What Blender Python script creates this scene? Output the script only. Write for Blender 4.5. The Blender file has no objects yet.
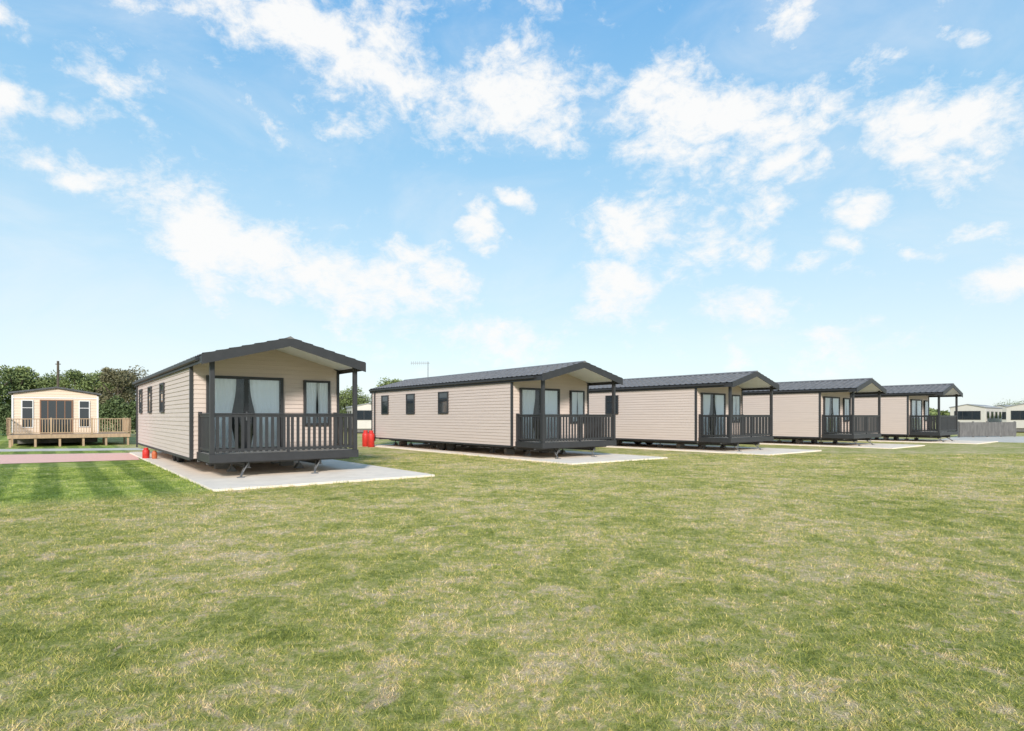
import bpy, math, random, bmesh, mathutils
import numpy as np
from math import radians as R, sin, cos, pi
random.seed(4); rng=np.random.default_rng(7)
S=bpy.context.scene; C=S.collection
S.view_settings.view_transform='Standard'; S.view_settings.look='None'; S.view_settings.exposure=0
F=600.0; HZ=417.0; CH=1.6
def gp(px,py,z=0.0):
    Y=F*(CH-z)/(py-HZ); return ((px-512)/F*Y,Y)
# ------------------------------------------------------------ helpers
class MB:
    def __init__(s): s.v=[]; s.f=[]
    def quad(s,*p):
        n=len(s.v); s.v+=[tuple(q) for q in p]; s.f.append(tuple(range(n,n+len(p)))); return s
    def box(s,x0,x1,y0,y1,z0,z1):
        n=len(s.v)
        s.v+=[(x0,y0,z0),(x1,y0,z0),(x1,y1,z0),(x0,y1,z0),(x0,y0,z1),(x1,y0,z1),(x1,y1,z1),(x0,y1,z1)]
        for f in ((0,3,2,1),(4,5,6,7),(0,1,5,4),(1,2,6,5),(2,3,7,6),(3,0,4,7)): s.f.append(tuple(n+i for i in f))
        return s
    def prism(s,poly,a0,a1,axis='y'):
        n=len(s.v); k=len(poly)
        for a in (a0,a1):
            for (p,q) in poly:
                s.v.append({'y':(p,a,q),'x':(a,p,q),'z':(p,q,a)}[axis])
        s.f.append(tuple(range(n,n+k))); s.f.append(tuple(range(n+2*k-1,n+k-1,-1)))
        for i in range(k):
            j=(i+1)%k; s.f.append((n+i,n+k+i,n+k+j,n+j))
        return s
    def bar(s,p,q,w,h=None):
        h=h or w; p=mathutils.Vector(p); q=mathutils.Vector(q); d=(q-p).normalized()
        a=d.cross(mathutils.Vector((0,1,0.01)))
        if a.length<.1: a=d.cross(mathutils.Vector((1,0,0)))
        a.normalize(); b=d.cross(a)
        n=len(s.v)
        for e in (p,q):
            for (i,j) in ((-1,-1),(1,-1),(1,1),(-1,1)): s.v.append(tuple(e+a*i*w/2+b*j*h/2))
        for f in ((0,1,2,3),(7,6,5,4),(0,4,5,1),(1,5,6,2),(2,6,7,3),(3,7,4,0)): s.f.append(tuple(n+i for i in f))
        return s
    def lathe(s,prof,cx=0,cy=0,cz=0,n=20,axis='z'):
        b=len(s.v)
        for (r,z) in prof:
            for i in range(n):
                a=2*pi*i/n
                if axis=='z': s.v.append((cx+r*cos(a),cy+r*sin(a),cz+z))
                else: s.v.append((cx+z,cy+r*cos(a),cz+r*sin(a)))
        for k in range(len(prof)-1):
            for i in range(n):
                j=(i+1)%n; s.f.append((b+k*n+i,b+k*n+j,b+(k+1)*n+j,b+(k+1)*n+i))
        s.f.append(tuple(b+i for i in range(n))[::-1]); s.f.append(tuple(b+(len(prof)-1)*n+i for i in range(n)))
        return s
    def build(s,name,mat,parent=None,bevel=0,smooth=False):
        me=bpy.data.meshes.new(name); me.from_pydata(s.v,[],s.f); me.update()
        bm=bmesh.new(); bm.from_mesh(me); bmesh.ops.recalc_face_normals(bm,faces=bm.faces); bm.to_mesh(me); bm.free()
        if smooth:
            me.polygons.foreach_set('use_smooth',[True]*len(me.polygons))
        me.materials.append(mat)
        o=bpy.data.objects.new(name,me); C.objects.link(o); o.parent=parent
        if bevel:
            m=o.modifiers.new('b','BEVEL'); m.width=bevel; m.segments=2; m.limit_method='ANGLE'
        return o
def tag(o,label,cat,group=None,kind=None):
    if label: o['label']=label
    if cat: o['category']=cat
    if group: o['group']=group
    if kind: o['kind']=kind
    return o
def empty(name,x,y,z=0,rz=0):
    o=bpy.data.objects.new(name,None); C.objects.link(o); o.location=(x,y,z); o.rotation_euler=(0,0,rz); o.empty_display_size=.3; return o
def copy_tree(o,parent=None):
    c=o.copy(); C.objects.link(c); c.parent=parent
    for ch in [k for k in bpy.data.objects if k.parent==o]: copy_tree(ch,c)
    return c
# ------------------------------------------------------------ materials
def mat(name,col,rough=.6,metal=0,noise=0,nscale=3,bump=0,bscale=40,col2=None,stretch=(1,1,1),spec=.5):
    m=bpy.data.materials.new(name); m.use_nodes=True; nt=m.node_tree; b=nt.nodes['Principled BSDF']
    b.inputs['Base Color'].default_value=(*col,1); b.inputs['Roughness'].default_value=rough; b.inputs['Metallic'].default_value=metal
    b.inputs['Specular IOR Level'].default_value=spec
    tc=nt.nodes.new('ShaderNodeTexCoord'); mp=nt.nodes.new('ShaderNodeMapping'); mp.inputs['Scale'].default_value=stretch
    nt.links.new(tc.outputs['Object'],mp.inputs[0])
    if noise or col2:
        n=nt.nodes.new('ShaderNodeTexNoise'); n.inputs['Scale'].default_value=nscale; n.inputs['Detail'].default_value=5; n.inputs['Roughness'].default_value=.65
        nt.links.new(mp.outputs[0],n.inputs[0])
        r=nt.nodes.new('ShaderNodeValToRGB'); nt.links.new(n.outputs[0],r.inputs[0])
        c2=col2 or tuple(c*(1-noise) for c in col); c1=col if col2 else tuple(min(1,c*(1+noise)) for c in col)
        r.color_ramp.elements[0].position=.3; r.color_ramp.elements[1].position=.7
        r.color_ramp.elements[0].color=(*c2,1); r.color_ramp.elements[1].color=(*c1,1)
        nt.links.new(r.outputs[0],b.inputs['Base Color'])
    if bump:
        n=nt.nodes.new('ShaderNodeTexNoise'); n.inputs['Scale'].default_value=bscale; n.inputs['Detail'].default_value=4
        nt.links.new(mp.outputs[0],n.inputs[0])
        bp=nt.nodes.new('ShaderNodeBump'); bp.inputs['Strength'].default_value=bump; bp.inputs['Distance'].default_value=.01
        nt.links.new(n.outputs[0],bp.inputs['Height']); nt.links.new(bp.outputs[0],b.inputs['Normal'])
    return m
M={}
M['clad']=mat('beige_cladding',(.585,.475,.41),.6,noise=.06,nscale=2.5,bump=.25,bscale=30,stretch=(.3,.3,8))
M['clad2']=mat('tan_cladding',(.72,.56,.42),.6,noise=.06,nscale=2,bump=.2,stretch=(.3,.3,8))
M['dark']=mat('anthracite_trim',(.031,.030,.031),.5,noise=.15,nscale=4)
M['roof']=mat('charcoal_tile_sheet',(.165,.155,.15),.65,noise=.25,nscale=5,bump=.3,bscale=60)
M['soffit']=mat('pale_soffit',(.80,.77,.73),.6)
M['deck']=mat('grey_deck_board',(.38,.35,.31),.7,noise=.2,nscale=6)
M['steel']=mat('galvanised_steel',(.2,.2,.2),.5,metal=.3,noise=.35,nscale=9)
M['chassis']=mat('painted_chassis_steel',(.08,.08,.08),.6,noise=.35,nscale=9)
M['rubber']=mat('tyre_rubber',(.02,.02,.02),.85)
M['glass']=mat('dark_window_glass',(.018,.024,.03),.04,spec=.9)
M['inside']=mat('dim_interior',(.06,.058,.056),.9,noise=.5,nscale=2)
M['curt']=mat('white_voile',(.94,.94,.93),.9,noise=.02,nscale=6)
M['wood']=mat('treated_timber',(.40,.275,.17),.75,noise=.25,nscale=6,stretch=(1,1,.3))
M['brownf']=mat('brown_door_frame',(.22,.11,.06),.5)
M['red']=mat('red_cylinder_paint',(.55,.03,.022),.5,noise=.25,nscale=9)
M['orange']=mat('orange_cylinder_paint',(.5,.13,.05),.5,noise=.2,nscale=9)
M['brass']=mat('brass',(.5,.35,.12),.35,metal=1)
M['white']=mat('off_white_panel',(.56,.52,.46),.5,noise=.06,nscale=1)
M['greyroof']=mat('grey_caravan_roof',(.28,.28,.28),.7,noise=.1)
M['greyf']=mat('weathered_grey_timber',(.15,.14,.13),.8,noise=.3,nscale=5,stretch=(1,1,.3))
M['conc']=mat('pale_concrete',(.84,.71,.575),.85,noise=.09,nscale=1.6,bump=.5,bscale=60)
M['asph']=mat('worn_tarmac',(.56,.50,.42),.9,noise=.2,nscale=1.5,bump=.4)
M['block']=mat('concrete_block',(.25,.24,.23),.9,noise=.2,nscale=5)
M['bark']=mat('bark',(.09,.07,.05),.9,noise=.3,nscale=4,bump=.6,bscale=10)
m=bpy.data.materials.new('clear_glazing'); m.use_nodes=True; nt=m.node_tree; nt.nodes.remove(nt.nodes['Principled BSDF'])
g=nt.nodes.new('ShaderNodeBsdfGlossy'); g.inputs['Roughness'].default_value=.03; g.inputs['Color'].default_value=(.9,.95,1,1)
t=nt.nodes.new('ShaderNodeBsdfTransparent'); t.inputs['Color'].default_value=(.99,.99,.99,1)
fr=nt.nodes.new('ShaderNodeFresnel'); fr.inputs[0].default_value=1.6
mx=nt.nodes.new('ShaderNodeMixShader'); nt.links.new(fr.outputs[0],mx.inputs[0]); nt.links.new(t.outputs[0],mx.inputs[1]); nt.links.new(g.outputs[0],mx.inputs[2])
nt.links.new(mx.outputs[0],nt.nodes['Material Output'].inputs[0]); M['clear']=m
m=mat('pink_block_paving',(.5,.3,.24),.85); nt=m.node_tree; b=nt.nodes['Principled BSDF']
bt=nt.nodes.new('ShaderNodeTexBrick'); bt.inputs['Scale'].default_value=5; bt.inputs['Color1'].default_value=(.90,.50,.40,1); bt.inputs['Color2'].default_value=(.78,.43,.34,1); bt.inputs['Mortar'].default_value=(.7,.52,.42,1); bt.inputs['Mortar Size'].default_value=.012
tc=nt.nodes.new('ShaderNodeTexCoord'); nt.links.new(tc.outputs['Object'],bt.inputs[0]); nt.links.new(bt.outputs[0],b.inputs['Base Color']); M['pave']=m
def leafmat(name,c1,c2):
    m=bpy.data.materials.new(name); m.use_nodes=True; nt=m.node_tree; b=nt.nodes['Principled BSDF']
    a=nt.nodes.new('ShaderNodeAttribute'); a.attribute_name='rnd'; r=nt.nodes.new('ShaderNodeValToRGB')
    r.color_ramp.elements[0].color=(*c1,1); r.color_ramp.elements[1].color=(*c2,1)
    nt.links.new(a.outputs['Fac'],r.inputs[0]); nt.links.new(r.outputs[0],b.inputs['Base Color']); b.inputs['Roughness'].default_value=.65
    b.inputs['Specular IOR Level'].default_value=.25
    return m
M['leaf']=leafmat('green_leaves',(.07,.10,.035),(.24,.28,.10))
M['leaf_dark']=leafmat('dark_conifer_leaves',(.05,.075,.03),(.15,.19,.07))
M['leaf_brown']=leafmat('bronze_leaves',(.09,.085,.045),(.22,.20,.11))
# ---- grass colour group
L0=(-7.5,15.0); TH0=R(37.6)
gg=bpy.data.node_groups.new('grass_colour','ShaderNodeTree')
gg.interface.new_socket('Color',in_out='OUTPUT',socket_type='NodeSocketColor')
N=gg.nodes; Lk=gg.links
go=N.new('NodeGroupOutput'); geo=N.new('ShaderNodeNewGeometry')
def noise(sc,det=4,rough=.6,dist=0):
    n=N.new('ShaderNodeTexNoise'); n.inputs['Scale'].default_value=sc; n.inputs['Detail'].default_value=det; n.inputs['Roughness'].default_value=rough; n.inputs['Distortion'].default_value=dist
    Lk.new(geo.outputs['Position'],n.inputs['Vector']); return n.outputs[0]
def gm(op,a,b,c=None):
    n=N.new('ShaderNodeMath'); n.operation=op
    for i,x in enumerate((a,b,c)):
        if x is None: continue
        if isinstance(x,(int,float)): n.inputs[i].default_value=x
        else: Lk.new(x,n.inputs[i])
    return n.outputs[0]
def mr(x,a,b,t0=0,t1=1):
    n=N.new('ShaderNodeMapRange'); n.interpolation_type='SMOOTHSTEP'; n.inputs['From Min'].default_value=a; n.inputs['From Max'].default_value=b; n.inputs['To Min'].default_value=t0; n.inputs['To Max'].default_value=t1; Lk.new(x,n.inputs['Value']); return n.outputs[0]
n1=noise(.35,2); n2=noise(2.1,5,.75,.4); n3=noise(13,3,.7)
v=gm('ADD',gm('MULTIPLY',n1,.6),gm('ADD',gm('MULTIPLY',n2,1.2),gm('MULTIPLY',n3,.8)))   # mean 1.3
v=gm('SUBTRACT',v,.775)
sep=N.new('ShaderNodeSeparateXYZ'); Lk.new(geo.outputs['Position'],sep.inputs[0])
dx=gm('SUBTRACT',sep.outputs[0],L0[0]); dy=gm('SUBTRACT',sep.outputs[1],L0[1])
lx=gm('ADD',gm('MULTIPLY',dx,cos(TH0)),gm('MULTIPLY',dy,sin(TH0)))
ly=gm('ADD',gm('MULTIPLY',dx,-sin(TH0)),gm('MULTIPLY',dy,cos(TH0)))
wob=gm('MULTIPLY',gm('SUBTRACT',n2,.5),3.0)
mask=gm('MULTIPLY',mr(gm('ADD',ly,wob),-3.2,-1.2),mr(lx,-.1,-.5))
stripe=mr(gm('SINE',gm('MULTIPLY',lx,2*pi/1.0),0),-.4,.4)
v=gm('SUBTRACT',v,gm('MULTIPLY',mask,.08))
ramp=N.new('ShaderNodeValToRGB'); Lk.new(v,ramp.inputs[0]); e=ramp.color_ramp
e.elements[0].position=.18; e.elements[0].color=(.20,.225,.05,1)
e.elements[1].position=.88; e.elements[1].color=(.92,.71,.50,1)
for p,c in ((.36,(.35,.365,.09)),(.48,(.49,.465,.145)),(.59,(.63,.535,.225)),(.70,(.79,.61,.36))):
    q=e.elements.new(p); q.color=(*c,1)
n4=noise(1.15,5,.8,.9); bare=mr(n4,.575,.66,0,.8)
bm_=N.new('ShaderNodeMix'); bm_.data_type='RGBA'; Lk.new(bare,bm_.inputs[0]); Lk.new(ramp.outputs[0],bm_.inputs[6]); bm_.inputs[7].default_value=(.82,.61,.41,1)
mixc=N.new('ShaderNodeMix'); mixc.data_type='RGBA'; mixc.blend_type='MULTIPLY'
Lk.new(mask,mixc.inputs[0]); Lk.new(bm_.outputs[2],mixc.inputs[6])
sc=N.new('ShaderNodeMix'); sc.data_type='RGBA'; Lk.new(stripe,sc.inputs[0]); sc.inputs[6].default_value=(.52,.72,.52,1); sc.inputs[7].default_value=(.90,1.1,.85,1)
Lk.new(sc.outputs[2],mixc.inputs[7])
Lk.new(mixc.outputs[2],go.inputs[0])
m=bpy.data.materials.new('parched_turf'); m.use_nodes=True; nt=m.node_tree; b=nt.nodes['Principled BSDF']
gn=nt.nodes.new('ShaderNodeGroup'); gn.node_tree=gg
fine=nt.nodes.new('ShaderNodeTexNoise'); fine.inputs['Scale'].default_value=55; fine.inputs['Detail'].default_value=4; fine.inputs['Roughness'].default_value=.8
gg2=nt.nodes.new('ShaderNodeNewGeometry'); nt.links.new(gg2.outputs['Position'],fine.inputs[0])
mrn=nt.nodes.new('ShaderNodeMapRange'); mrn.inputs['From Min'].default_value=.3; mrn.inputs['From Max'].default_value=.7; mrn.inputs['To Min'].default_value=.42; mrn.inputs['To Max'].default_value=1.15
nt.links.new(fine.outputs[0],mrn.inputs[0])
mm=nt.nodes.new('ShaderNodeVectorMath'); mm.operation='SCALE'; nt.links.new(gn.outputs[0],mm.inputs[0]); nt.links.new(mrn.outputs[0],mm.inputs['Scale'])
nt.links.new(mm.outputs[0],b.inputs['Base Color']); b.inputs['Roughness'].default_value=.9; b.inputs['Specular IOR Level'].default_value=.1
bp=nt.nodes.new('ShaderNodeBump'); bp.inputs['Strength'].default_value=.8; bp.inputs['Distance'].default_value=.03; nt.links.new(fine.outputs[0],bp.inputs['Height']); nt.links.new(bp.outputs[0],b.inputs['Normal'])
M['ground']=m
m=bpy.data.materials.new('grass_blades'); m.use_nodes=True; nt=m.node_tree; b=nt.nodes['Principled BSDF']
gn=nt.nodes.new('ShaderNodeGroup'); gn.node_tree=gg
a=nt.nodes.new('ShaderNodeAttribute'); a.attribute_name='rnd'
r=nt.nodes.new('ShaderNodeValToRGB'); nt.links.new(a.outputs['Fac'],r.inputs[0]); e=r.color_ramp
e.elements[0].position=0; e.elements[0].color=(.36,.48,.28,1); e.elements[1].position=1; e.elements[1].color=(1.7,1.45,1.5,1)
q=e.elements.new(.5); q.color=(.95,.98,.78,1); q=e.elements.new(.8); q.color=(1.25,1.15,1.0,1)
mx=nt.nodes.new('ShaderNodeMix'); mx.data_type='RGBA'; mx.blend_type='MULTIPLY'; mx.inputs[0].default_value=1; mx.clamp_result=True
nt.links.new(gn.outputs[0],mx.inputs[6]); nt.links.new(r.outputs[0],mx.inputs[7]); nt.links.new(mx.outputs[2],b.inputs['Base Color'])
b.inputs['Roughness'].default_value=.6; b.inputs['Specular IOR Level'].default_value=.2
tr=nt.nodes.new('ShaderNodeBsdfTranslucent'); nt.links.new(mx.outputs[2],tr.inputs[0]); ms=nt.nodes.new('ShaderNodeMixShader'); ms.inputs[0].default_value=.3
nt.links.new(b.outputs[0],ms.inputs[1]); nt.links.new(tr.outputs[0],ms.inputs[2]); nt.links.new(ms.outputs[0],nt.nodes['Material Output'].inputs[0])
M['blade']=m
# ------------------------------------------------------------ ground
g=MB(); g.quad((-900,-60,0),(900,-60,0),(900,1400,0),(-900,1400,0))
tag(g.build('ground',M['ground']),'wide parched field of short patchy grass','ground',kind='structure')
def sheet(name,pts,z,mt,label,cat):
    g=MB(); g.quad(*[(x,y,z) for x,y in pts]); return tag(g.build(name,mt),label,cat,kind='structure')
sheet('road',[gp(-260,451.5),gp(137,448),gp(150,450),gp(-260,454.5)],.004,M['asph'],'pale tarmac service road behind the left lawn','road')
sheet('paving',[gp(-260,459),gp(133,453),gp(140,460),gp(-260,472)],.012,M['pave'],'salmon red block paved strip at the left edge','paving')
sheet('road',[gp(930,441),gp(1200,446),gp(1200,437.5),gp(960,436)],.004,M['asph'],'pale track crossing the field at the right edge','road')
# ------------------------------------------------------------ lodge
XL,XR,XC=-.2,3.87,1.835; YF,YB=1.6,14.2; RZ=3.69; SL=.265; EH=2.115
def rt(x): return RZ-SL*abs(x-XC)
def cladding(g,x0,x1,y0,y1,z0,off=.018,p=.125,under=.09):
    ze=rt(x0)-under
    z=z0
    while z<RZ-under-.01:
        z2=min(z+p,RZ-under)
        def rng_(zz):
            if zz<=ze: return x0,x1
            h=(RZ-under-zz)/SL; return XC-h,XC+h
        a0,a1=rng_(z); b0,b1=rng_(z2)
        for (yy,s) in ((y0,-1),(y1,1)):
            g.quad((a0,yy+s*off,z),(a1,yy+s*off,z),(b1,yy,z2),(b0,yy,z2))
            g.quad((a0,yy,z),(a1,yy,z),(a1,yy+s*off,z),(a0,yy+s*off,z))
        if z<ze-.001:
            zz=min(z2,ze)
            for (xx,s) in ((x0,-1),(x1,1)):
                g.quad((xx+s*off,y0,z),(xx+s*off,y1,z),(xx,y1,zz),(xx,y0,zz))
                g.quad((xx,y0,z),(xx,y1,z),(xx+s*off,y1,z),(xx+s*off,y0,z))
        z=z2
    g.quad((x0,y0,z0),(x1,y0,z0),(x1,y1,z0),(x0,y1,z0))
def curtain(g,x0,x1,y,z0,z1,side,dip=.2):
    n=30; m_=12
    b=len(g.v)
    for j in range(m_+1):
        t=j/m_; z=z1+(z0-z1)*t
        w=1-dip*math.exp(-((t-.6)/.3)**2)
        for i in range(n+1):
            u=i/n; x=(x0+(x1-x0)*w*u) if side<0 else (x1-(x1-x0)*w*(1-u))
            g.v.append((x,y+.009*sin(u*40+sin(t*3)),z))
    for j in range(m_):
        for i in range(n): k=b+j*(n+1)+i; g.f.append((k,k+1,k+n+2,k+n+1))
def ring(g,x0,x1,y0,y1,z0,z1,w):
    g.box(x0,x0+w,y0,y1,z0,z1); g.box(x1-w,x1,y0,y1,z0,z1); g.box(x0+w,x1-w,y0+.003,y1,z0,z0+w); g.box(x0+w,x1-w,y0+.003,y1,z1-w,z1)
def make_lodge():
    t=empty('holiday_lodge',0,0)
    g=MB(); cladding(g,XL,XR,YF,YB,.48); g.build('wall',M['clad'],t)
    for (x,y) in ((XL,YF),(XR,YF),(XL,YB),(XR,YB)):
        MB().box(x-.04,x+.04,y-.04,y+.04,.46,3.04).build('corner_trim',M['dark'],t,.004)
    g=MB(); g.box(XL-.04,XL+.01,YF+.05,YB-.05,.43,.50); g.build('base_trim',M['dark'],t)
    g=MB(); g.box(XR-.01,XR+.04,YF+.05,YB-.05,.43,.50); g.build('base_trim',M['dark'],t)
    g=MB(); ny=320; rows=7; y0,y1=-.30,YB+.12
    for s in (-1,1):
        b=len(g.v); cols=[]
        for r_ in range(rows):
            cols.append((r_/rows,.0)); cols.append(((r_+1)/rows-.001,.022))
        for (u,dz) in cols:
            x=XC+s*EH*u; base=rt(x)
            for i in range(ny+1):
                y=y0+(y1-y0)*i/ny
                g.v.append((x,y,base+dz-.016+.03*max(0,cos(2*pi*y/.30))**3))
        for c in range(len(cols)-1):
            for i in range(ny): k=b+c*(ny+1)+i; g.f.append((k,k+1,k+ny+2,k+ny+1))
    roof=g.build('roof',M['roof'],t)
    MB().prism([(XC-.12,rt(XC-.12)+.015),(XC,RZ+.05),(XC+.12,rt(XC+.12)+.015),(XC,RZ-.02)],y0-.01,y1+.01).build('ridge_cap',M['roof'],roof)
    g=MB()
    a=.05; b_=.085
    g.prism([(XC-EH+.03,rt(XC-EH)-a),(XC,RZ-a),(XC+EH-.03,rt(XC+EH)-a),(XC+EH-.03,rt(XC+EH)-b_),(XC,RZ-b_),(XC-EH+.03,rt(XC-EH)-b_)],y0+.035,y1-.035)
    g.build('soffit',M['soffit'],t)
    for (yy0,yy1) in ((y0,y0+.03),(y1-.03,y1)):
        for s in (-1,1):
            xe=XC+s*(EH+.01)
            MB().prism([(XC,RZ+.02),(xe,rt(xe)+.02),(xe,rt(xe)-.24),(XC,RZ-.22)],yy0,yy1).build('bargeboard',M['dark'],roof)
    for s in (-1,1):
        xe=XC+s*EH; z=rt(xe)
        g=MB(); x0,x1=sorted((xe,xe+s*-.025)); g.box(x0,x1,y0+.032,y1-.032,z-.20,z-.03); g.build('fascia',M['dark'],roof)
        g=MB(); x0,x1=sorted((xe+s*.003,xe+s*.09)); pr=[(x0,z-.03),(x0,z-.11),(x0+.02,z-.13),(x1-.02,z-.13),(x1,z-.11),(x1,z-.03),(x1-.012,z-.03),(x1-.012,z-.10),(x0+.012,z-.10),(x0+.012,z-.03)]
        g.prism(pr,.1,y1-.05); g.build('gutter',M['dark'],roof)
        g=MB(); x=XL-.05 if s<0 else XR+.05
        g.box(x-.03,x+.03,YB-.45,YB-.39,.3,3.0); g.build('downpipe',M['dark'],t)
    d=MB(); ring(d,.16,2.2,YF-.1,YF-.005,.66,2.74,.08)
    d.box(1.12,1.24,YF-.095,YF-.008,.74,2.66)
    door=d.build('patio_door',M['dark'],t,.004)
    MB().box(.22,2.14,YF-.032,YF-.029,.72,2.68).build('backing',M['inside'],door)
    for (a,b,s) in ((.25,.92,-1),(1.27,2.08,1)):
        g=MB(); curtain(g,a,b,YF-.068,.74,2.66,s); g.build('curtain',M['curt'],door,smooth=True)
    MB().quad((.22,YF-.085,.72),(1.14,YF-.085,.72),(1.14,YF-.085,2.68),(.22,YF-.085,2.68)).build('pane',M['clear'],door)
    MB().quad((1.22,YF-.085,.72),(2.14,YF-.085,.72),(2.14,YF-.085,2.68),(1.22,YF-.085,2.68)).build('pane',M['clear'],door)
    MB().box(1.16,1.19,YF-.14,YF-.097,1.5,1.75).build('handle',M['steel'],door)
    w=MB(); ring(w,2.8,3.6,YF-.1,YF-.005,1.35,2.7,.065); w=w.build('window',M['dark'],t,.004)
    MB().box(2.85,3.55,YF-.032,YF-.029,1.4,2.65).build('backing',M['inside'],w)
    for (a,b,s) in ((2.87,3.195,-1),(3.205,3.53,1)):
        g=MB(); curtain(g,a,b,YF-.068,1.4,2.65,s,.1); g.build('curtain',M['curt'],w,smooth=True)
    MB().quad((2.85,YF-.085,1.4),(3.55,YF-.085,1.4),(3.55,YF-.085,2.65),(2.85,YF-.085,2.65)).build('pane',M['clear'],w)
    for x,s,ys in ((XL,-1,((6.2,7.05),(9.3,10.15),(12.15,12.95))),(XR,1,((4.5,5.5),(8,8.9),(11.5,12.4)))):
        for (a,b) in ys:
            g=MB(); z0,z1=1.75,2.74; x0,x1=sorted((x+s*.002,x+s*.065)); k=.06
            g.box(x0,x1,a,a+k,z0,z1); g.box(x0,x1,b-k,b,z0,z1); g.box(x0,x1-.002,a+k,b-k,z0,z0+k); g.box(x0,x1-.002,a+k,b-k,z1-k,z1)
            g.box(x0,x1-.004,a+k,b-k,z1-.36,z1-.32)
            w=g.build('window',M['dark'],t,.003); xx=x+s*.04
            MB().quad((xx,a+.05,z0+.05),(xx,b-.05,z0+.05),(xx,b-.05,z1-.05),(xx,a+.05,z1-.05)).build('pane',M['glass'],w)
    g=MB(); n=12
    for i in range(n):
        a=-.02+i*(YF+.0)/n; g.box(-.04,3.79,a,a+YF/n-.008,.62,.65)
    g.build('deck_floor',M['deck'],t)
    g=MB(); g.box(-.08,3.83,-.08,-.045,.45,.665); g.box(-.08,-.045,-.044,YF-.06,.45,.665); g.box(3.795,3.83,-.044,YF-.06,.45,.665); g.build('deck_skirt',M['dark'],t,.004)
    for (x,y) in ((.0,.0),(3.75,.0)):
        MB().box(x-.055,x+.055,y-.055,y+.055,.665,rt(x)-.09).build('post',M['dark'],t,.005)
    for (x) in (.0,3.75):
        MB().box(x-.045,x+.045,YF-.145,YF-.055,.665,1.74).build('rail_post',M['dark'],t,.004)
    def rail(p,q):
        g=MB(); L=math.hypot(q[0]-p[0],q[1]-p[1]); ux,uy=(q[0]-p[0])/L,(q[1]-p[1])/L
        def bx(a,b,w,z0,z1):
            if ux: g.box(p[0]+a,p[0]+b,p[1]-w,p[1]+w,z0,z1)
            else: g.box(p[0]-w,p[0]+w,p[1]+a,p[1]+b,z0,z1)
        bx(0,L,.02,1.60,1.66); bx(0,L,.02,.73,.79)
        k=max(2,int(L/.145)); st=L/k
        for i in range(k): bx(st*(i+.5)-.038,st*(i+.5)+.038,.010,.70,1.598) 
        o=g.build('railing',M['dark'],t)
        g=MB(); bx(-.03,L+.03,.045,1.662,1.70); g.build('handrail',M['dark'],o,.006)
    rail((.05,0),(1.87-.035,0)); rail((1.87+.035,0),(3.70,0)); rail((0,.05),(0,YF-.145)); rail((3.75,.05),(3.75,YF-.145))
    MB().box(1.87-.035,1.87+.035,-.03,.03,.665,1.66).build('rail_post',M['dark'],t,.004)
    g=MB()
    for x in (.9,2.8):
        g.box(x-.05,x+.05,.1,YB-.1,.43,.445); g.box(x-.01,x+.01,.1,YB-.1,.29,.43); g.box(x-.05,x+.05,.1,YB-.1,.275,.29)
    for y in np.arange(.4,YB,1.2): g.box(-.05,3.75,y,y+.05,.38,.428)
    g.build('chassis',M['chassis'],t)
    for x in (.35,3.3):
        for y in (6.9,7.7):
            w=MB().lathe([(.2,-.09),(.31,-.09),(.33,-.06),(.33,.06),(.31,.09),(.2,.09)],x,y,.36,24,'x').build('wheel',M['rubber'],t)
            MB().lathe([(.03,-.07),(.195,-.07),(.195,.07),(.03,.07)],x,y,.36,20,'x').build('rim',M['steel'],w)
    for x in (.9,2.8):
        for y in (2.0,4.4,9.6,11.8,13.6):
            g=MB(); g.prism([(x-.13,.05),(x+.13,.05),(x+.025,.2),(x-.025,.2)],y-.11,y+.11); g.box(x-.02,x+.02,y-.02,y+.02,.2,.275); g.build('jack_stand',M['steel'],t)
        g=MB(); g.bar((x+.05,.55,.42),(x-.25,-.1,.07),.045,.035); g.bar((x,.12,.42),(x-.16,.10,.16),.025); g.box(x-.33,x-.17,-.18,-.02,.052,.07); g.build('corner_leg',M['steel'],t)
        for y in (3.2,8.7,12.7): MB().box(x-.2,x+.2,y-.1,y+.1,.052,.272).build('block_pier',M['block'],t)
    return t
proto=make_lodge()
def place_from(corner_px,y0,th):
    th=R(th); wx,wy=cos(th),sin(th); dx_,dy_=-wy,wx
    cy=y0+XL*wy+YF*dy_; cx=(corner_px-512)/F*cy
    return cx-XL*wx-YF*dx_, y0
lod=[(-7.5,15.0,37.6)]
lod.append((*(1.13,21.9),37.6))
for (px,y0) in ((696,26.7),(820,31.8),(908,37.0)): lod.append((*place_from(px,y0,40),40))
labels=['nearest and largest beige lodge with anthracite covered deck, first from the left of the row',
 'second beige lodge in the row, its long left wall beside two red gas bottles',
 'third and middle lodge of the five beige lodges with anthracite decks',
 'fourth beige lodge of the row, between the middle lodge and the farthest lodge',
 'farthest and smallest beige lodge with dark deck, at the right end of the row']
pads=[]
for i,((x,y,th),lb) in enumerate(zip(lod,labels)):
    o=proto if i==0 else copy_tree(proto)
    o.location=(x,y,.0); o.rotation_euler=(0,0,R(th))
    tag(o,lb,'lodge','beige lodges standing in a row')
    px0,px1,py0,py1=-.45,(5.0 if i==0 else 4.6),-2.4+(.4*(i>0)),14.6
    g=MB(); g.box(px0,px1,py0,py1,-.05,.05); p=g.build('concrete_pad',M['conc'],None,.01); p.location=(x,y,0); p.rotation_euler=(0,0,R(th))
    tag(p,'pale concrete base under the '+['nearest','second','third','fourth','farthest'][i]+' lodge of the row','concrete base',kind='structure')
    pads.append((x,y,R(th),px0,px1,py0,py1))
def loc(i,lx,ly):
    x,y,th=lod[i]; th=R(th); return x+lx*cos(th)-ly*sin(th), y+lx*sin(th)+ly*cos(th)
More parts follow.
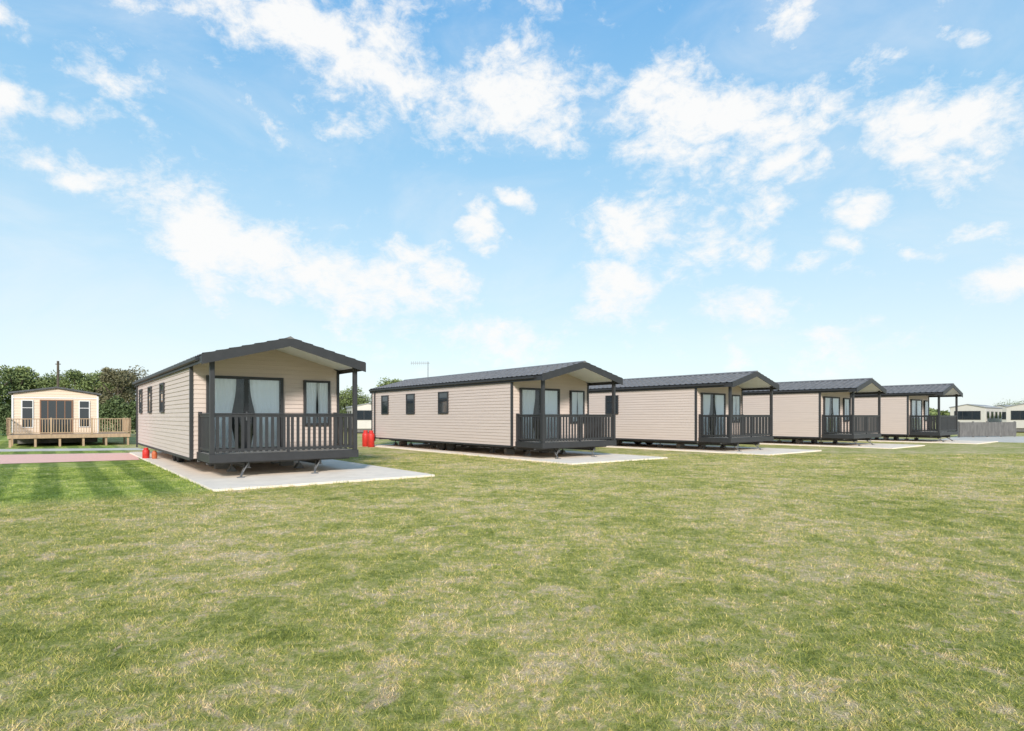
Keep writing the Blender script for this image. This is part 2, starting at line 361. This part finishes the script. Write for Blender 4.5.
# ------------------------------------------------------------ gas bottles
def bottle(x,y,h,r,mt,label,z=0,group=None):
    t=empty('gas_bottle',x,y,z); 
    MB().lathe([(r*.9,0),(r*.9,.04),(r,.05),(r,h*.72),(r*.95,h*.79),(r*.75,h*.84),(r*.3,h*.86)],n=24).build('body',mt,t,smooth=True)
    g=MB(); g.lathe([(r*.65,h*.80),(r*.65,h),(r*.6,h),(r*.6,h*.80)],n=20); g.build('collar',mt,t)
    MB().lathe([(.03,h*.85),(.03,h*.95),(.015,h*.97)],n=10).build('valve',M['brass'],t)
    tag(t,label,'gas bottle',group)
x,y=loc(1,-.70,13.95); bottle(x,y,.88,.18,M['red'],'left one of two red gas bottles beside the second lodge')
x,y=loc(1,-.70,13.25); bottle(x,y,.88,.18,M['red'],'right one of two red gas bottles beside the second lodge')
x,y=gp(146,459.5); bottle(x,y,.44,.12,M['red'],'short red gas bottle on the grass beside the left wall of the nearest lodge',.0)
x,y=gp(154.5,460); bottle(x,y,.30,.09,M['orange'],'small orange gas bottle beside the left wall of the nearest lodge',.05)
# ------------------------------------------------------------ cream lodge at left
def cream():
    t=empty('cream_lodge',-27.5,33,0,R(37.6)); W=3.9; D=10; z0=.5
    g=MB(); z=z0; xc=W/2; rz=3.22; sl=.17
    while z<rz-.01:
        z2=min(z+.16,rz)
        def rr(zz):
            e=rz-sl*xc
            return (0,W) if zz<=e else (xc-(rz-zz)/sl,xc+(rz-zz)/sl)
        a,b=rr(z),rr(z2)
        g.quad((a[0],-.015,z),(a[1],-.015,z),(b[1],0,z2),(b[0],0,z2)); g.quad((a[0],D,z),(a[1],D,z),(b[1],D,z2),(b[0],D,z2))
        if z<rz-sl*xc:
            zz=min(z2,rz-sl*xc)
            for x,s in ((0,-1),(W,1)): g.quad((x+s*.015,0,z),(x+s*.015,D,z),(x,D,zz),(x,0,zz))
        z=z2
    g.build('wall',M['clad2'],t)
    g=MB(); zt=lambda x: rz+.1-sl*abs(x-xc)
    g.prism([(-.15,zt(-.15)),(xc,rz+.1),(W+.15,zt(W+.15)),(W+.15,zt(W+.15)-.09),(xc,rz+.01),(-.15,zt(-.15)-.09)],-.12,D+.1); r=g.build('roof',M['roof'],t)
    for s in (-1,1):
        g=MB(); xe=xc+s*(W/2+.16); g.prism([(xc,rz+.11),(xe,zt(xe)+.01),(xe,zt(xe)-.08),(xc,rz+.02)],-.145,-.122); g.build('bargeboard',M['chassis'],r)
    for a,b,c,d_ in ((-.02,.06,.5,2.8),(W-.06,W+.02,.5,2.8)):
        MB().box(a,b,-.05,-.018,c,d_).build('corner_trim',M['soffit'],t)
    MB().box(.06,W-.06,-.045,-.018,2.66,2.72).build('trim_band',M['soffit'],t)
    d=MB(); ring(d,1.2,2.7,-.06,-.017,.62,2.58,.06)
    for x in (1.54,1.925,2.31): d.box(x,x+.04,-.055,-.02,.68,2.52)
    d=d.build('french_door',M['brownf'],t); MB().quad((1.25,-.04,.65),(2.65,-.04,.65),(2.65,-.04,2.55),(1.25,-.04,2.55)).build('pane',M['glass'],d)
    for a in (.4,2.98):
        w=MB(); ring(w,a,a+.52,-.06,-.017,1.0,2.55,.04); w.box(a+.04,a+.48,-.055,-.02,2.1,2.13); w=w.build('window',M['soffit'],t)
        MB().quad((a+.03,-.04,1.03),(a+.49,-.04,1.03),(a+.49,-.04,2.52),(a+.03,-.04,2.52)).build('pane',M['glass'],w)
    MB().box(.02,W-.02,.03,D,.12,.48).build('skirting',M['greyf'],t)
    tag(t,'tan cream lodge with brown french doors and a low dark roof, behind a timber deck','lodge')
    k=empty('timber_deck',-27.5,33,0,R(37.6))
    x0,x1,y0,y1=-.1,5.3,-2.3,-.08
    g=MB()
    for i in range(14): a=y0+i*(y1-y0)/14; g.box(x0,x1,a,a+.15,.62,.66)
    g.box(W+.1,x1,y1+.02,y1+3,.62,.66); g.build('deck_floor',M['wood'],k)
    g=MB(); g.box(x0,x1,y0-.03,y0-.002,.46,.64); g.box(x1+.002,x1+.03,y0,y1+3,.46,.64); g.build('edge_board',M['wood'],k)
    for x in np.linspace(x0+.1,x1-.1,6):
        for y in (y0+.1,y1-.1): MB().box(x-.05,x+.05,y-.05,y+.05,0,.618).build('support_post',M['wood'],k)
    for (a,b) in (((x0,y0),(x1,y0)),((x1,y0),(x1,y1+3)),((x0,y0),(x0,y1))):
        g=MB(); L=math.hypot(b[0]-a[0],b[1]-a[1]); h=(b[0]!=a[0])
        def bx(s,e,w,z0,z1):
            if h: g.box(a[0]+s,a[0]+e,a[1]-w,a[1]+w,z0,z1)
            else: g.box(a[0]-w,a[0]+w,a[1]+s,a[1]+e,z0,z1)
        bx(0,L,.03,1.48,1.52); bx(0,L,.02,.74,.78)
        for s in np.arange(.1,L-.05,.12): bx(s,s+.03,.012,.782,1.478)
        r=g.build('railing',M['wood'],k)
        for s in np.arange(0,L+.01,L/3 if L>3 else L/2):
            g=MB(); bx(s-.04,s+.04,.04,.662,1.56); g.build('post',M['wood'],r)
    tag(k,'raised timber deck with slatted railings in front of the cream lodge','deck')
cream()
# ------------------------------------------------------------ caravans
def caravan(x,y,th,L,W,h,label,group='pale caravans in the distance'):
    t=empty('static_caravan',x,y,0,R(th)); z0=.45
    g=MB(); g.prism([(0,z0),(W,z0),(W,h-.25),(W-.1,h-.2),(W/2,h),(.1,h-.2),(0,h-.25)],0,L,axis='y')
    g.build('body',M['white'],t,.03)
    g=MB(); g.prism([(-.08,h-.26),(W/2,h+.06),(W+.08,h-.26),(W+.08,h-.38),(W/2,h+.0),(-.08,h-.38)],-.08,L+.08); g.build('roof',M['greyroof'],t)
    for k in range(int(L/2.2)):
        a=.7+k*2.2
        for xx,s in ((0,-1),(W,1)):
            g=MB(); g.box(*sorted((xx+s*.002,xx+s*.03)),a,a+1.1,1.45,2.2); w=g.build('window',M['dark'],t)
            MB().quad((xx+s*.034,a+.06,1.5),(xx+s*.034,a+1.04,1.5),(xx+s*.034,a+1.04,2.15),(xx+s*.034,a+.06,2.15)).build('pane',M['glass'],w)
    g=MB(); g.box(.4,W-.4,-.03,-.002,1.3,2.25); w=g.build('window',M['dark'],t)
    for a,b in ((.46,1.1),(1.16,W-1.16),(W-1.1,W-.46)):
        MB().quad((a,-.034,1.36),(b,-.034,1.36),(b,-.034,2.2),(a,-.034,2.2)).build('pane',M['glass'],w)
    g=MB(); g.box(.1,W-.1,.1,L-.1,.1,.44); g.build('skirting',M['greyf'],t)
    tag(t,label,'caravan',group); return t
caravan((352-512)/F*58,58,20,9,3.0,2.9,'pale caravan glimpsed between the nearest lodge and the second lodge')
caravan((950-512)/F*66,66,-48,9,3.1,2.95,'pale caravan directly right of the farthest lodge',)
caravan((986-512)/F*78,78,-60,9,3.1,3.1,'pale caravan farther back near the right edge of the field')
caravan((1006-512)/F*62,62,-45,9,3.1,2.95,'large pale caravan cut off by the right edge')
def fence(p,q,h,label):
    t=empty('slatted_fence',p[0],p[1],0,math.atan2(q[1]-p[1],q[0]-p[0])); L=math.hypot(q[0]-p[0],q[1]-p[1])
    g=MB()
    for i,s in enumerate(np.arange(0,L,.14)): g.box(s,s+.11,-.012,.012,.05,h-.06)
    g.box(0,L,.014,.05,.35,.43); g.box(0,L,.014,.05,h-.35,h-.27); g.build('slat_panel',M['greyf'],t)
    for s in np.arange(0,L+.1,L/max(1,round(L/1.8))): MB().box(s-.05,s+.05,.052,.15,0,h).build('post',M['greyf'],t)
    tag(t,label,'fence')
fence(((960-512)/F*47,47),((1016-512)/F*49,49),1.25,'weathered grey slatted fence in front of the pale caravans')
# ------------------------------------------------------------ foliage
def leafmesh(name,pts,size,val,mt,parent=None):
    n=len(pts); d=rng.normal(size=(n,3)); d/=np.linalg.norm(d,axis=1)[:,None]; e=rng.normal(size=(n,3)); e-=d*(d*e).sum(1)[:,None]; e/=np.linalg.norm(e,axis=1)[:,None]
    s=(size*rng.uniform(.6,1.3,n))[:,None]
    v=np.stack([pts-d*s-e*s*.1,pts+e*s*.5,pts+d*s,pts-e*s*.5],1).reshape(-1,3)
    me=bpy.data.meshes.new(name); me.vertices.add(4*n); me.vertices.foreach_set('co',v.ravel().astype(np.float32))
    me.loops.add(4*n); me.loops.foreach_set('vertex_index',np.arange(4*n,dtype=np.int32)); me.polygons.add(n)
    me.polygons.foreach_set('loop_start',np.arange(0,4*n,4,dtype=np.int32)); me.polygons.foreach_set('loop_total',np.full(n,4,dtype=np.int32))
    at=me.attributes.new('rnd','FLOAT','POINT'); at.data.foreach_set('value',np.repeat(val,4).astype(np.float32)); me.update(); me.materials.append(mt)
    o=bpy.data.objects.new(name,me); C.objects.link(o); o.parent=parent; return o
def crown_pts(h,r,n,nb):
    P=[];V=[]
    for b in range(nb):
        a=rng.uniform(0,2*pi); rr=r*rng.uniform(.1,.85); zc=h*rng.uniform(.36,.88); 
        k=1-abs(zc/h-.55)*1.1; c=np.array([rr*cos(a)*k,rr*sin(a)*k,zc]); br=r*rng.uniform(.2,.46)
        m_=n//nb; q=rng.normal(size=(m_,3)); q/=np.linalg.norm(q,axis=1)[:,None]; q*=(br*rng.uniform(.3,1.3,m_)**.8)[:,None]; q[:,2]*=.8
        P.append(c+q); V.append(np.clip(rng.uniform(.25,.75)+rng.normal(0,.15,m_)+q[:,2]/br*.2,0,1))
    return np.concatenate(P),np.concatenate(V)
def tree(kind,x,y,h,r,label,mt,n=5200,group=None):
    t=empty(kind,x,y,0,random.uniform(0,6))
    g=MB(); k=h*.03; pr=[(k*1.4,-.05),(k,h*.1),(k*.8,h*.35),(k*.45,h*.6),(.02,h*.85)]; g.lathe(pr,n=9)
    for j in range(6):
        a=random.uniform(0,6.3); z=h*random.uniform(.25,.55); g.bar((0,0,z),(r*.6*cos(a),r*.6*sin(a),z+h*.25),k*.5)
    g.build('trunk',M['bark'],t)
    P,V=crown_pts(h,r,n,20); leafmesh('crown',P,h*.019,V,mt,t); tag(t,label,'tree',group)
specs=[(-12,66,7.4,3.2,'leaf','broad green tree at the left edge, behind the cream lodge'),
(14,70,7.8,3.0,'leaf','green tree rising above the left eave of the cream lodge'),
(36,72,8.2,3.0,'leaf','rounded green tree above the middle of the cream lodge roof'),
(58,70,7.2,2.8,'leaf','green tree beside the tall dark pole'),
(80,68,7.2,2.6,'leaf','green tree above the right end of the cream lodge roof'),
(100,74,7.6,2.8,'leaf','green tree just right of the cream lodge'),
(118,70,7.9,2.6,'leaf_brown','bronze tinted tree between the cream lodge and the nearest lodge'),
(134,76,8.2,3.0,'leaf_brown','brownish tree just left of the nearest lodge'),
(345,70,5.4,2.4,'leaf','small green tree glimpsed right of the nearest lodge'),
(364,72,4.6,2.2,'leaf','lower green tree by the pale caravan between the first two lodges'),
(392,75,6.9,2.2,'leaf','green treetop showing over the roof of the second lodge'),
(1012,110,4.5,4,'leaf','low green tree far off behind the caravans at the right edge')]
for px,Y,h,r,mt,lb in specs: tree('broadleaf_tree',(px-512)/F*Y,Y,h,r,lb,M[mt])
def hedge(p,q,h,d,label,n,mt,size=.16,kind=None):
    u=rng.uniform(0,1,n); X=p[0]+(q[0]-p[0])*u; Yv=p[1]+(q[1]-p[1])*u; bumps=.8+.2*np.sin(u*23)*np.sin(u*57+1)+.06*np.sin(u*190)
    a=rng.uniform(0,pi,n); rr=rng.uniform(.6,1.02,n)**.5
    P=np.stack([X+np.cos(a)*rr*d*.3,Yv+np.cos(a)*rr*d,np.sin(a)**.5*rr*h*bumps],1)
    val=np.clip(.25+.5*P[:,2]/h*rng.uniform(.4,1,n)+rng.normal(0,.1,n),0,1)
    o=leafmesh('hedge' if kind is None else 'woodland',P,size,val,mt); tag(o,label,'hedge' if kind is None else 'woodland',None,kind); return o
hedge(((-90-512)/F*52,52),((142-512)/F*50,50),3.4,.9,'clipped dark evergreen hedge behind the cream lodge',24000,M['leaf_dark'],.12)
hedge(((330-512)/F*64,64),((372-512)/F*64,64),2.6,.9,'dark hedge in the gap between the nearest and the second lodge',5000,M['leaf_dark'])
hedge((-260,150),(260,190),4.0,4,'long far off belt of trees along the horizon',40000,M['leaf'],.7,'stuff')
# ------------------------------------------------------------ pole and aerial
t=empty('utility_pole',(58-512)/F*60,60); MB().lathe([(.13,-.1),(.1,7.2)],n=10).build('pole',M['bark'],t)
MB().box(-.25,.25,-.04,.04,6.85,6.93).build('crossarm',M['bark'],t); tag(t,'tall dark wooden pole rising behind the cream lodge','utility pole')
Y=52; t=empty('television_aerial',(428-512)/F*Y,Y); MB().lathe([(.035,0),(.03,6.4)],n=8).build('mast',M['steel'],t)
g=MB(); g.box(-1.5,.15,-.02,.02,6.25,6.29)
for k in range(9): g.box(-1.45+k*.18,-1.43+k*.18,-.015,.015,6.1,6.44)
g.build('antenna',M['steel'],t); tag(t,'thin television aerial on a mast behind the second lodge','aerial')
# ------------------------------------------------------------ grass blades
def grass():
    n=800000
    u=rng.uniform(0,1,n); a,b=2.2,26.0; pw=.6
    Y=(a**pw+(b**pw-a**pw)*u)**(1/pw); X=rng.uniform(-1,1,n)*(Y*.92+.6)
    cl=np.sin(X*9+3*np.sin(Y*5))*np.sin(Y*8+2*np.sin(X*6)); keep=rng.uniform(0,1,n)<(.65+.35*cl)
    hx=np.ones(n)
    for (x,y,th,x0,x1,y0,y1) in pads:
        dx=X-x; dy=Y-y; lx=dx*cos(th)+dy*sin(th); ly=-dx*sin(th)+dy*cos(th)
        keep&=~((lx>x0-.005)&(lx<x1+.005)&(ly>y0-.005)&(ly<y1+.005))
        hx=np.where((lx>x0-.06)&(lx<x1+.06)&(ly>y0-.06)&(ly<y1+.06),2.6,hx)
    keep&=~((X<-13)&(Y>19))
    X=X[keep];Y=Y[keep];hx=hx[keep];n=len(X)
    h=rng.uniform(.010,.028,n)*(1+.35*rng.normal(size=n)).clip(.5,2.3)*hx; w=.0017+.00032*Y
    an=rng.uniform(0,2*pi,n); ln=rng.uniform(.3,1.9,n)*h/hx; la=rng.uniform(0,2*pi,n)
    z=np.full(n,-.003)
    b0=np.stack([X-np.cos(an)*w,Y-np.sin(an)*w,z],1); b1=np.stack([X+np.cos(an)*w,Y+np.sin(an)*w,z],1); t_=np.stack([X+np.cos(la)*ln,Y+np.sin(la)*ln,h],1)
    v=np.stack([b0,b1,t_],1).reshape(-1,3).astype(np.float32)
    me=bpy.data.meshes.new('grass'); me.vertices.add(3*n); me.vertices.foreach_set('co',v.ravel()); me.loops.add(3*n); me.loops.foreach_set('vertex_index',np.arange(3*n,dtype=np.int32))
    me.polygons.add(n); me.polygons.foreach_set('loop_start',np.arange(0,3*n,3,dtype=np.int32)); me.polygons.foreach_set('loop_total',np.full(n,3,dtype=np.int32))
    at=me.attributes.new('rnd','FLOAT','POINT'); at.data.foreach_set('value',np.repeat(rng.uniform(0,1,n),3).astype(np.float32)); me.update(); me.materials.append(M['blade'])
    o=bpy.data.objects.new('grass',me); C.objects.link(o); tag(o,'short patchy green and straw coloured grass covering the field','grass',None,'stuff')
grass()
# ------------------------------------------------------------ light and sky
SUN=(.03,-.89,.44); sl_=math.sqrt(sum(c*c for c in SUN)); el=math.asin(SUN[2]/sl_); azr=math.atan2(SUN[0],SUN[1])
ld=bpy.data.lights.new('sun','SUN'); ld.energy=4.7; ld.angle=R(9.0); ld.color=(1,.95,.89); lo=bpy.data.objects.new('sun',ld); C.objects.link(lo)
lo.rotation_euler=mathutils.Vector(SUN).to_track_quat('Z','Y').to_euler(); lo.location=(-8,-12,20)
W=bpy.data.worlds.new('World'); S.world=W; W.use_nodes=True; nt=W.node_tree; N=nt.nodes; Lk=nt.links
bg=N['Background']; bg.inputs[1].default_value=.135
sky=N.new('ShaderNodeTexSky'); sky.sky_type='NISHITA'; sky.sun_disc=False; sky.sun_elevation=el; sky.sun_rotation=azr; sky.air_density=1.0; sky.dust_density=.6; sky.ozone_density=1.5
tc=N.new('ShaderNodeTexCoord')
def wm(op,a,b=None,c=None,clamp=False):
    n=N.new('ShaderNodeMath'); n.operation=op; n.use_clamp=clamp
    for i,x in enumerate((a,b,c)):
        if x is None: continue
        if isinstance(x,(int,float)): n.inputs[i].default_value=x
        else: Lk.new(x,n.inputs[i])
    return n.outputs[0]
sp=N.new('ShaderNodeSeparateXYZ'); Lk.new(tc.outputs['Generated'],sp.inputs[0])
az=wm('ARCTAN2',sp.outputs[0],sp.outputs[1]); elv=wm('ARCSINE',sp.outputs[2])
cb=N.new('ShaderNodeCombineXYZ'); Lk.new(az,cb.inputs[0]); Lk.new(elv,cb.inputs[1])
wn=N.new('ShaderNodeTexNoise'); wn.inputs['Scale'].default_value=7; wn.inputs['Detail'].default_value=3; wn.inputs['Roughness'].default_value=.6; Lk.new(cb.outputs[0],wn.inputs[0])
wv=N.new('ShaderNodeVectorMath'); wv.operation='SUBTRACT'; Lk.new(wn.outputs['Color'],wv.inputs[0]); wv.inputs[1].default_value=(.5,.5,.5)
ws=N.new('ShaderNodeVectorMath'); ws.operation='SCALE'; Lk.new(wv.outputs[0],ws.inputs[0]); ws.inputs['Scale'].default_value=.12
wa=N.new('ShaderNodeVectorMath'); wa.operation='ADD'; Lk.new(cb.outputs[0],wa.inputs[0]); Lk.new(ws.outputs[0],wa.inputs[1])
zf=N.new('ShaderNodeVectorMath'); zf.operation='MULTIPLY'; Lk.new(wa.outputs[0],zf.inputs[0]); zf.inputs[1].default_value=(1,1,0)
blobs=[(290,22,150,42,-8,1.05),(400,62,70,45,-30,1),(190,2,70,18,0,.8),(480,5,80,14,0,.45),(517,105,62,44,0,.98),(345,115,45,18,0,.55),
(205,222,75,42,-20,1),(270,258,95,46,-15,1.05),(350,288,80,34,-10,1),(432,275,50,28,-25,.85),(95,180,45,18,-10,.85),
(475,228,26,22,-30,.95),(512,202,28,12,-10,.75),(650,95,70,40,0,.9),(720,125,110,50,-10,1),(795,165,50,32,0,.9),(805,90,60,24,0,.7),
(620,20,30,14,0,.55),(800,15,40,26,-20,.8),(640,225,55,40,-10,.92),(705,245,52,32,-10,.88),(615,295,42,36,0,.88),
(900,135,56,42,10,.92),(985,118,56,34,5,.95),(935,165,50,24,-20,.75),(862,210,32,18,0,.8),(1000,278,42,22,0,.9),(920,250,32,18,-20,.7),
(838,248,26,16,0,.7),(775,215,22,14,0,.7),(810,265,24,12,0,.7),(8,85,42,28,0,.95),(95,108,66,22,0,.62),(135,75,55,16,10,.55),(265,122,40,16,0,.6),
(500,343,90,24,0,.68),(760,310,60,22,0,.65),(840,350,60,22,0,.65),(5,10,34,18,0,.8),(970,40,25,11,0,.7),(38,155,28,12,0,.6),(880,60,50,18,0,.45),(960,225,60,16,0,.5),(730,348,16,14,0,.7)]
tot=None
for (px,py,rx,ry,rot,st) in blobs:
    hyp=math.sqrt(F*F+(px-512)**2); a0=math.atan((px-512)/F); e0=math.atan((HZ-py)/hyp)
    mp=N.new('ShaderNodeMapping'); mp.vector_type='TEXTURE'; Lk.new(zf.outputs[0],mp.inputs[0])
    ka=F/(hyp*hyp); ke=math.cos(e0)**2/hyp
    mp.inputs['Location'].default_value=(a0,e0,0); mp.inputs['Rotation'].default_value=(0,0,R(rot)); mp.inputs['Scale'].default_value=(rx*ka*1.3,ry*ke*1.3,1)
    ln=N.new('ShaderNodeVectorMath'); ln.operation='LENGTH'; Lk.new(mp.outputs[0],ln.inputs[0])
    mrn=N.new('ShaderNodeMapRange'); mrn.interpolation_type='SMOOTHSTEP'; Lk.new(ln.outputs['Value'],mrn.inputs[0])
    mrn.inputs['From Min'].default_value=0.0; mrn.inputs['From Max'].default_value=1.4; mrn.inputs['To Min'].default_value=st; mrn.inputs['To Max'].default_value=0
    tot=mrn.outputs[0] if tot is None else wm('MAXIMUM',tot,mrn.outputs[0])
def wnoise(sc,det,rough,dist,stretch):
    fn=N.new('ShaderNodeTexNoise'); fn.inputs['Scale'].default_value=sc; fn.inputs['Detail'].default_value=det; fn.inputs['Roughness'].default_value=rough; fn.inputs['Distortion'].default_value=dist
    fm=N.new('ShaderNodeMapping'); fm.inputs['Scale'].default_value=stretch; Lk.new(cb.outputs[0],fm.inputs[0]); Lk.new(fm.outputs[0],fn.inputs[0]); return fn.outputs[0]
f1=wnoise(9,8,.64,.3,(1,1.5,1)); f2=wnoise(30,5,.7,.4,(1,1.5,1))
dens=wm('ADD',wm('MULTIPLY',tot,1.0),wm('ADD',wm('MULTIPLY',wm('SUBTRACT',f1,.5),2.3),wm('MULTIPLY',wm('SUBTRACT',f2,.5),1.2)))
cm=N.new('ShaderNodeMapRange'); cm.interpolation_type='SMOOTHSTEP'; Lk.new(dens,cm.inputs[0]); cm.inputs['From Min'].default_value=.14; cm.inputs['From Max'].default_value=1.02; cm.inputs['To Max'].default_value=.97
veil=N.new('ShaderNodeMapRange'); veil.interpolation_type='SMOOTHSTEP'; Lk.new(wnoise(3,6,.6,.6,(1,2,1)),veil.inputs[0]); veil.inputs['From Min'].default_value=.42; veil.inputs['From Max'].default_value=.8; veil.inputs['To Max'].default_value=.35
cov=wm('MAXIMUM',cm.outputs[0],veil.outputs[0])
sm=N.new('ShaderNodeMix'); sm.data_type='RGBA'; sm.blend_type='MULTIPLY'; sm.inputs[0].default_value=1; Lk.new(sky.outputs[0],sm.inputs[6]); sm.inputs[7].default_value=(1.6,1.9,1.8,1)
rs=wm('DIVIDE',elv,1.2,clamp=True); rp=N.new('ShaderNodeValToRGB'); Lk.new(rs,rp.inputs[0]); e=rp.color_ramp
e.elements[0].position=0; e.elements[0].color=(.88,.95,1.0,1); e.elements[1].position=1; e.elements[1].color=(.13,.36,.70,1)
for p,c in ((.08,(.78,.905,.985)),(.20,(.57,.80,.965)),(.34,(.35,.65,.93)),(.50,(.20,.50,.88))):
    q=e.elements.new(p); q.color=(*c,1)
rsx=N.new('ShaderNodeVectorMath'); rsx.operation='SCALE'; Lk.new(rp.outputs[0],rsx.inputs[0]); rsx.inputs['Scale'].default_value=7.15
m1=N.new('ShaderNodeMix'); m1.data_type='RGBA'; m1.inputs[0].default_value=.88; Lk.new(sm.outputs[2],m1.inputs[6]); Lk.new(rsx.outputs[0],m1.inputs[7])
m2=N.new('ShaderNodeMix'); m2.data_type='RGBA'; Lk.new(cov,m2.inputs[0]); Lk.new(m1.outputs[2],m2.inputs[6]); m2.inputs[7].default_value=(7.3,7.3,7.25,1)
Lk.new(m2.outputs[2],bg.inputs[0])
# ------------------------------------------------------------ camera
cd=bpy.data.cameras.new('camera'); co=bpy.data.objects.new('camera',cd); C.objects.link(co); co.location=(0,0,CH); co.rotation_euler=(R(90),0,0)
cd.sensor_width=36; cd.lens=F/1024*36; cd.shift_y=(HZ-365.5)/1024; cd.clip_end=5000; cd.clip_start=.05; S.camera=co
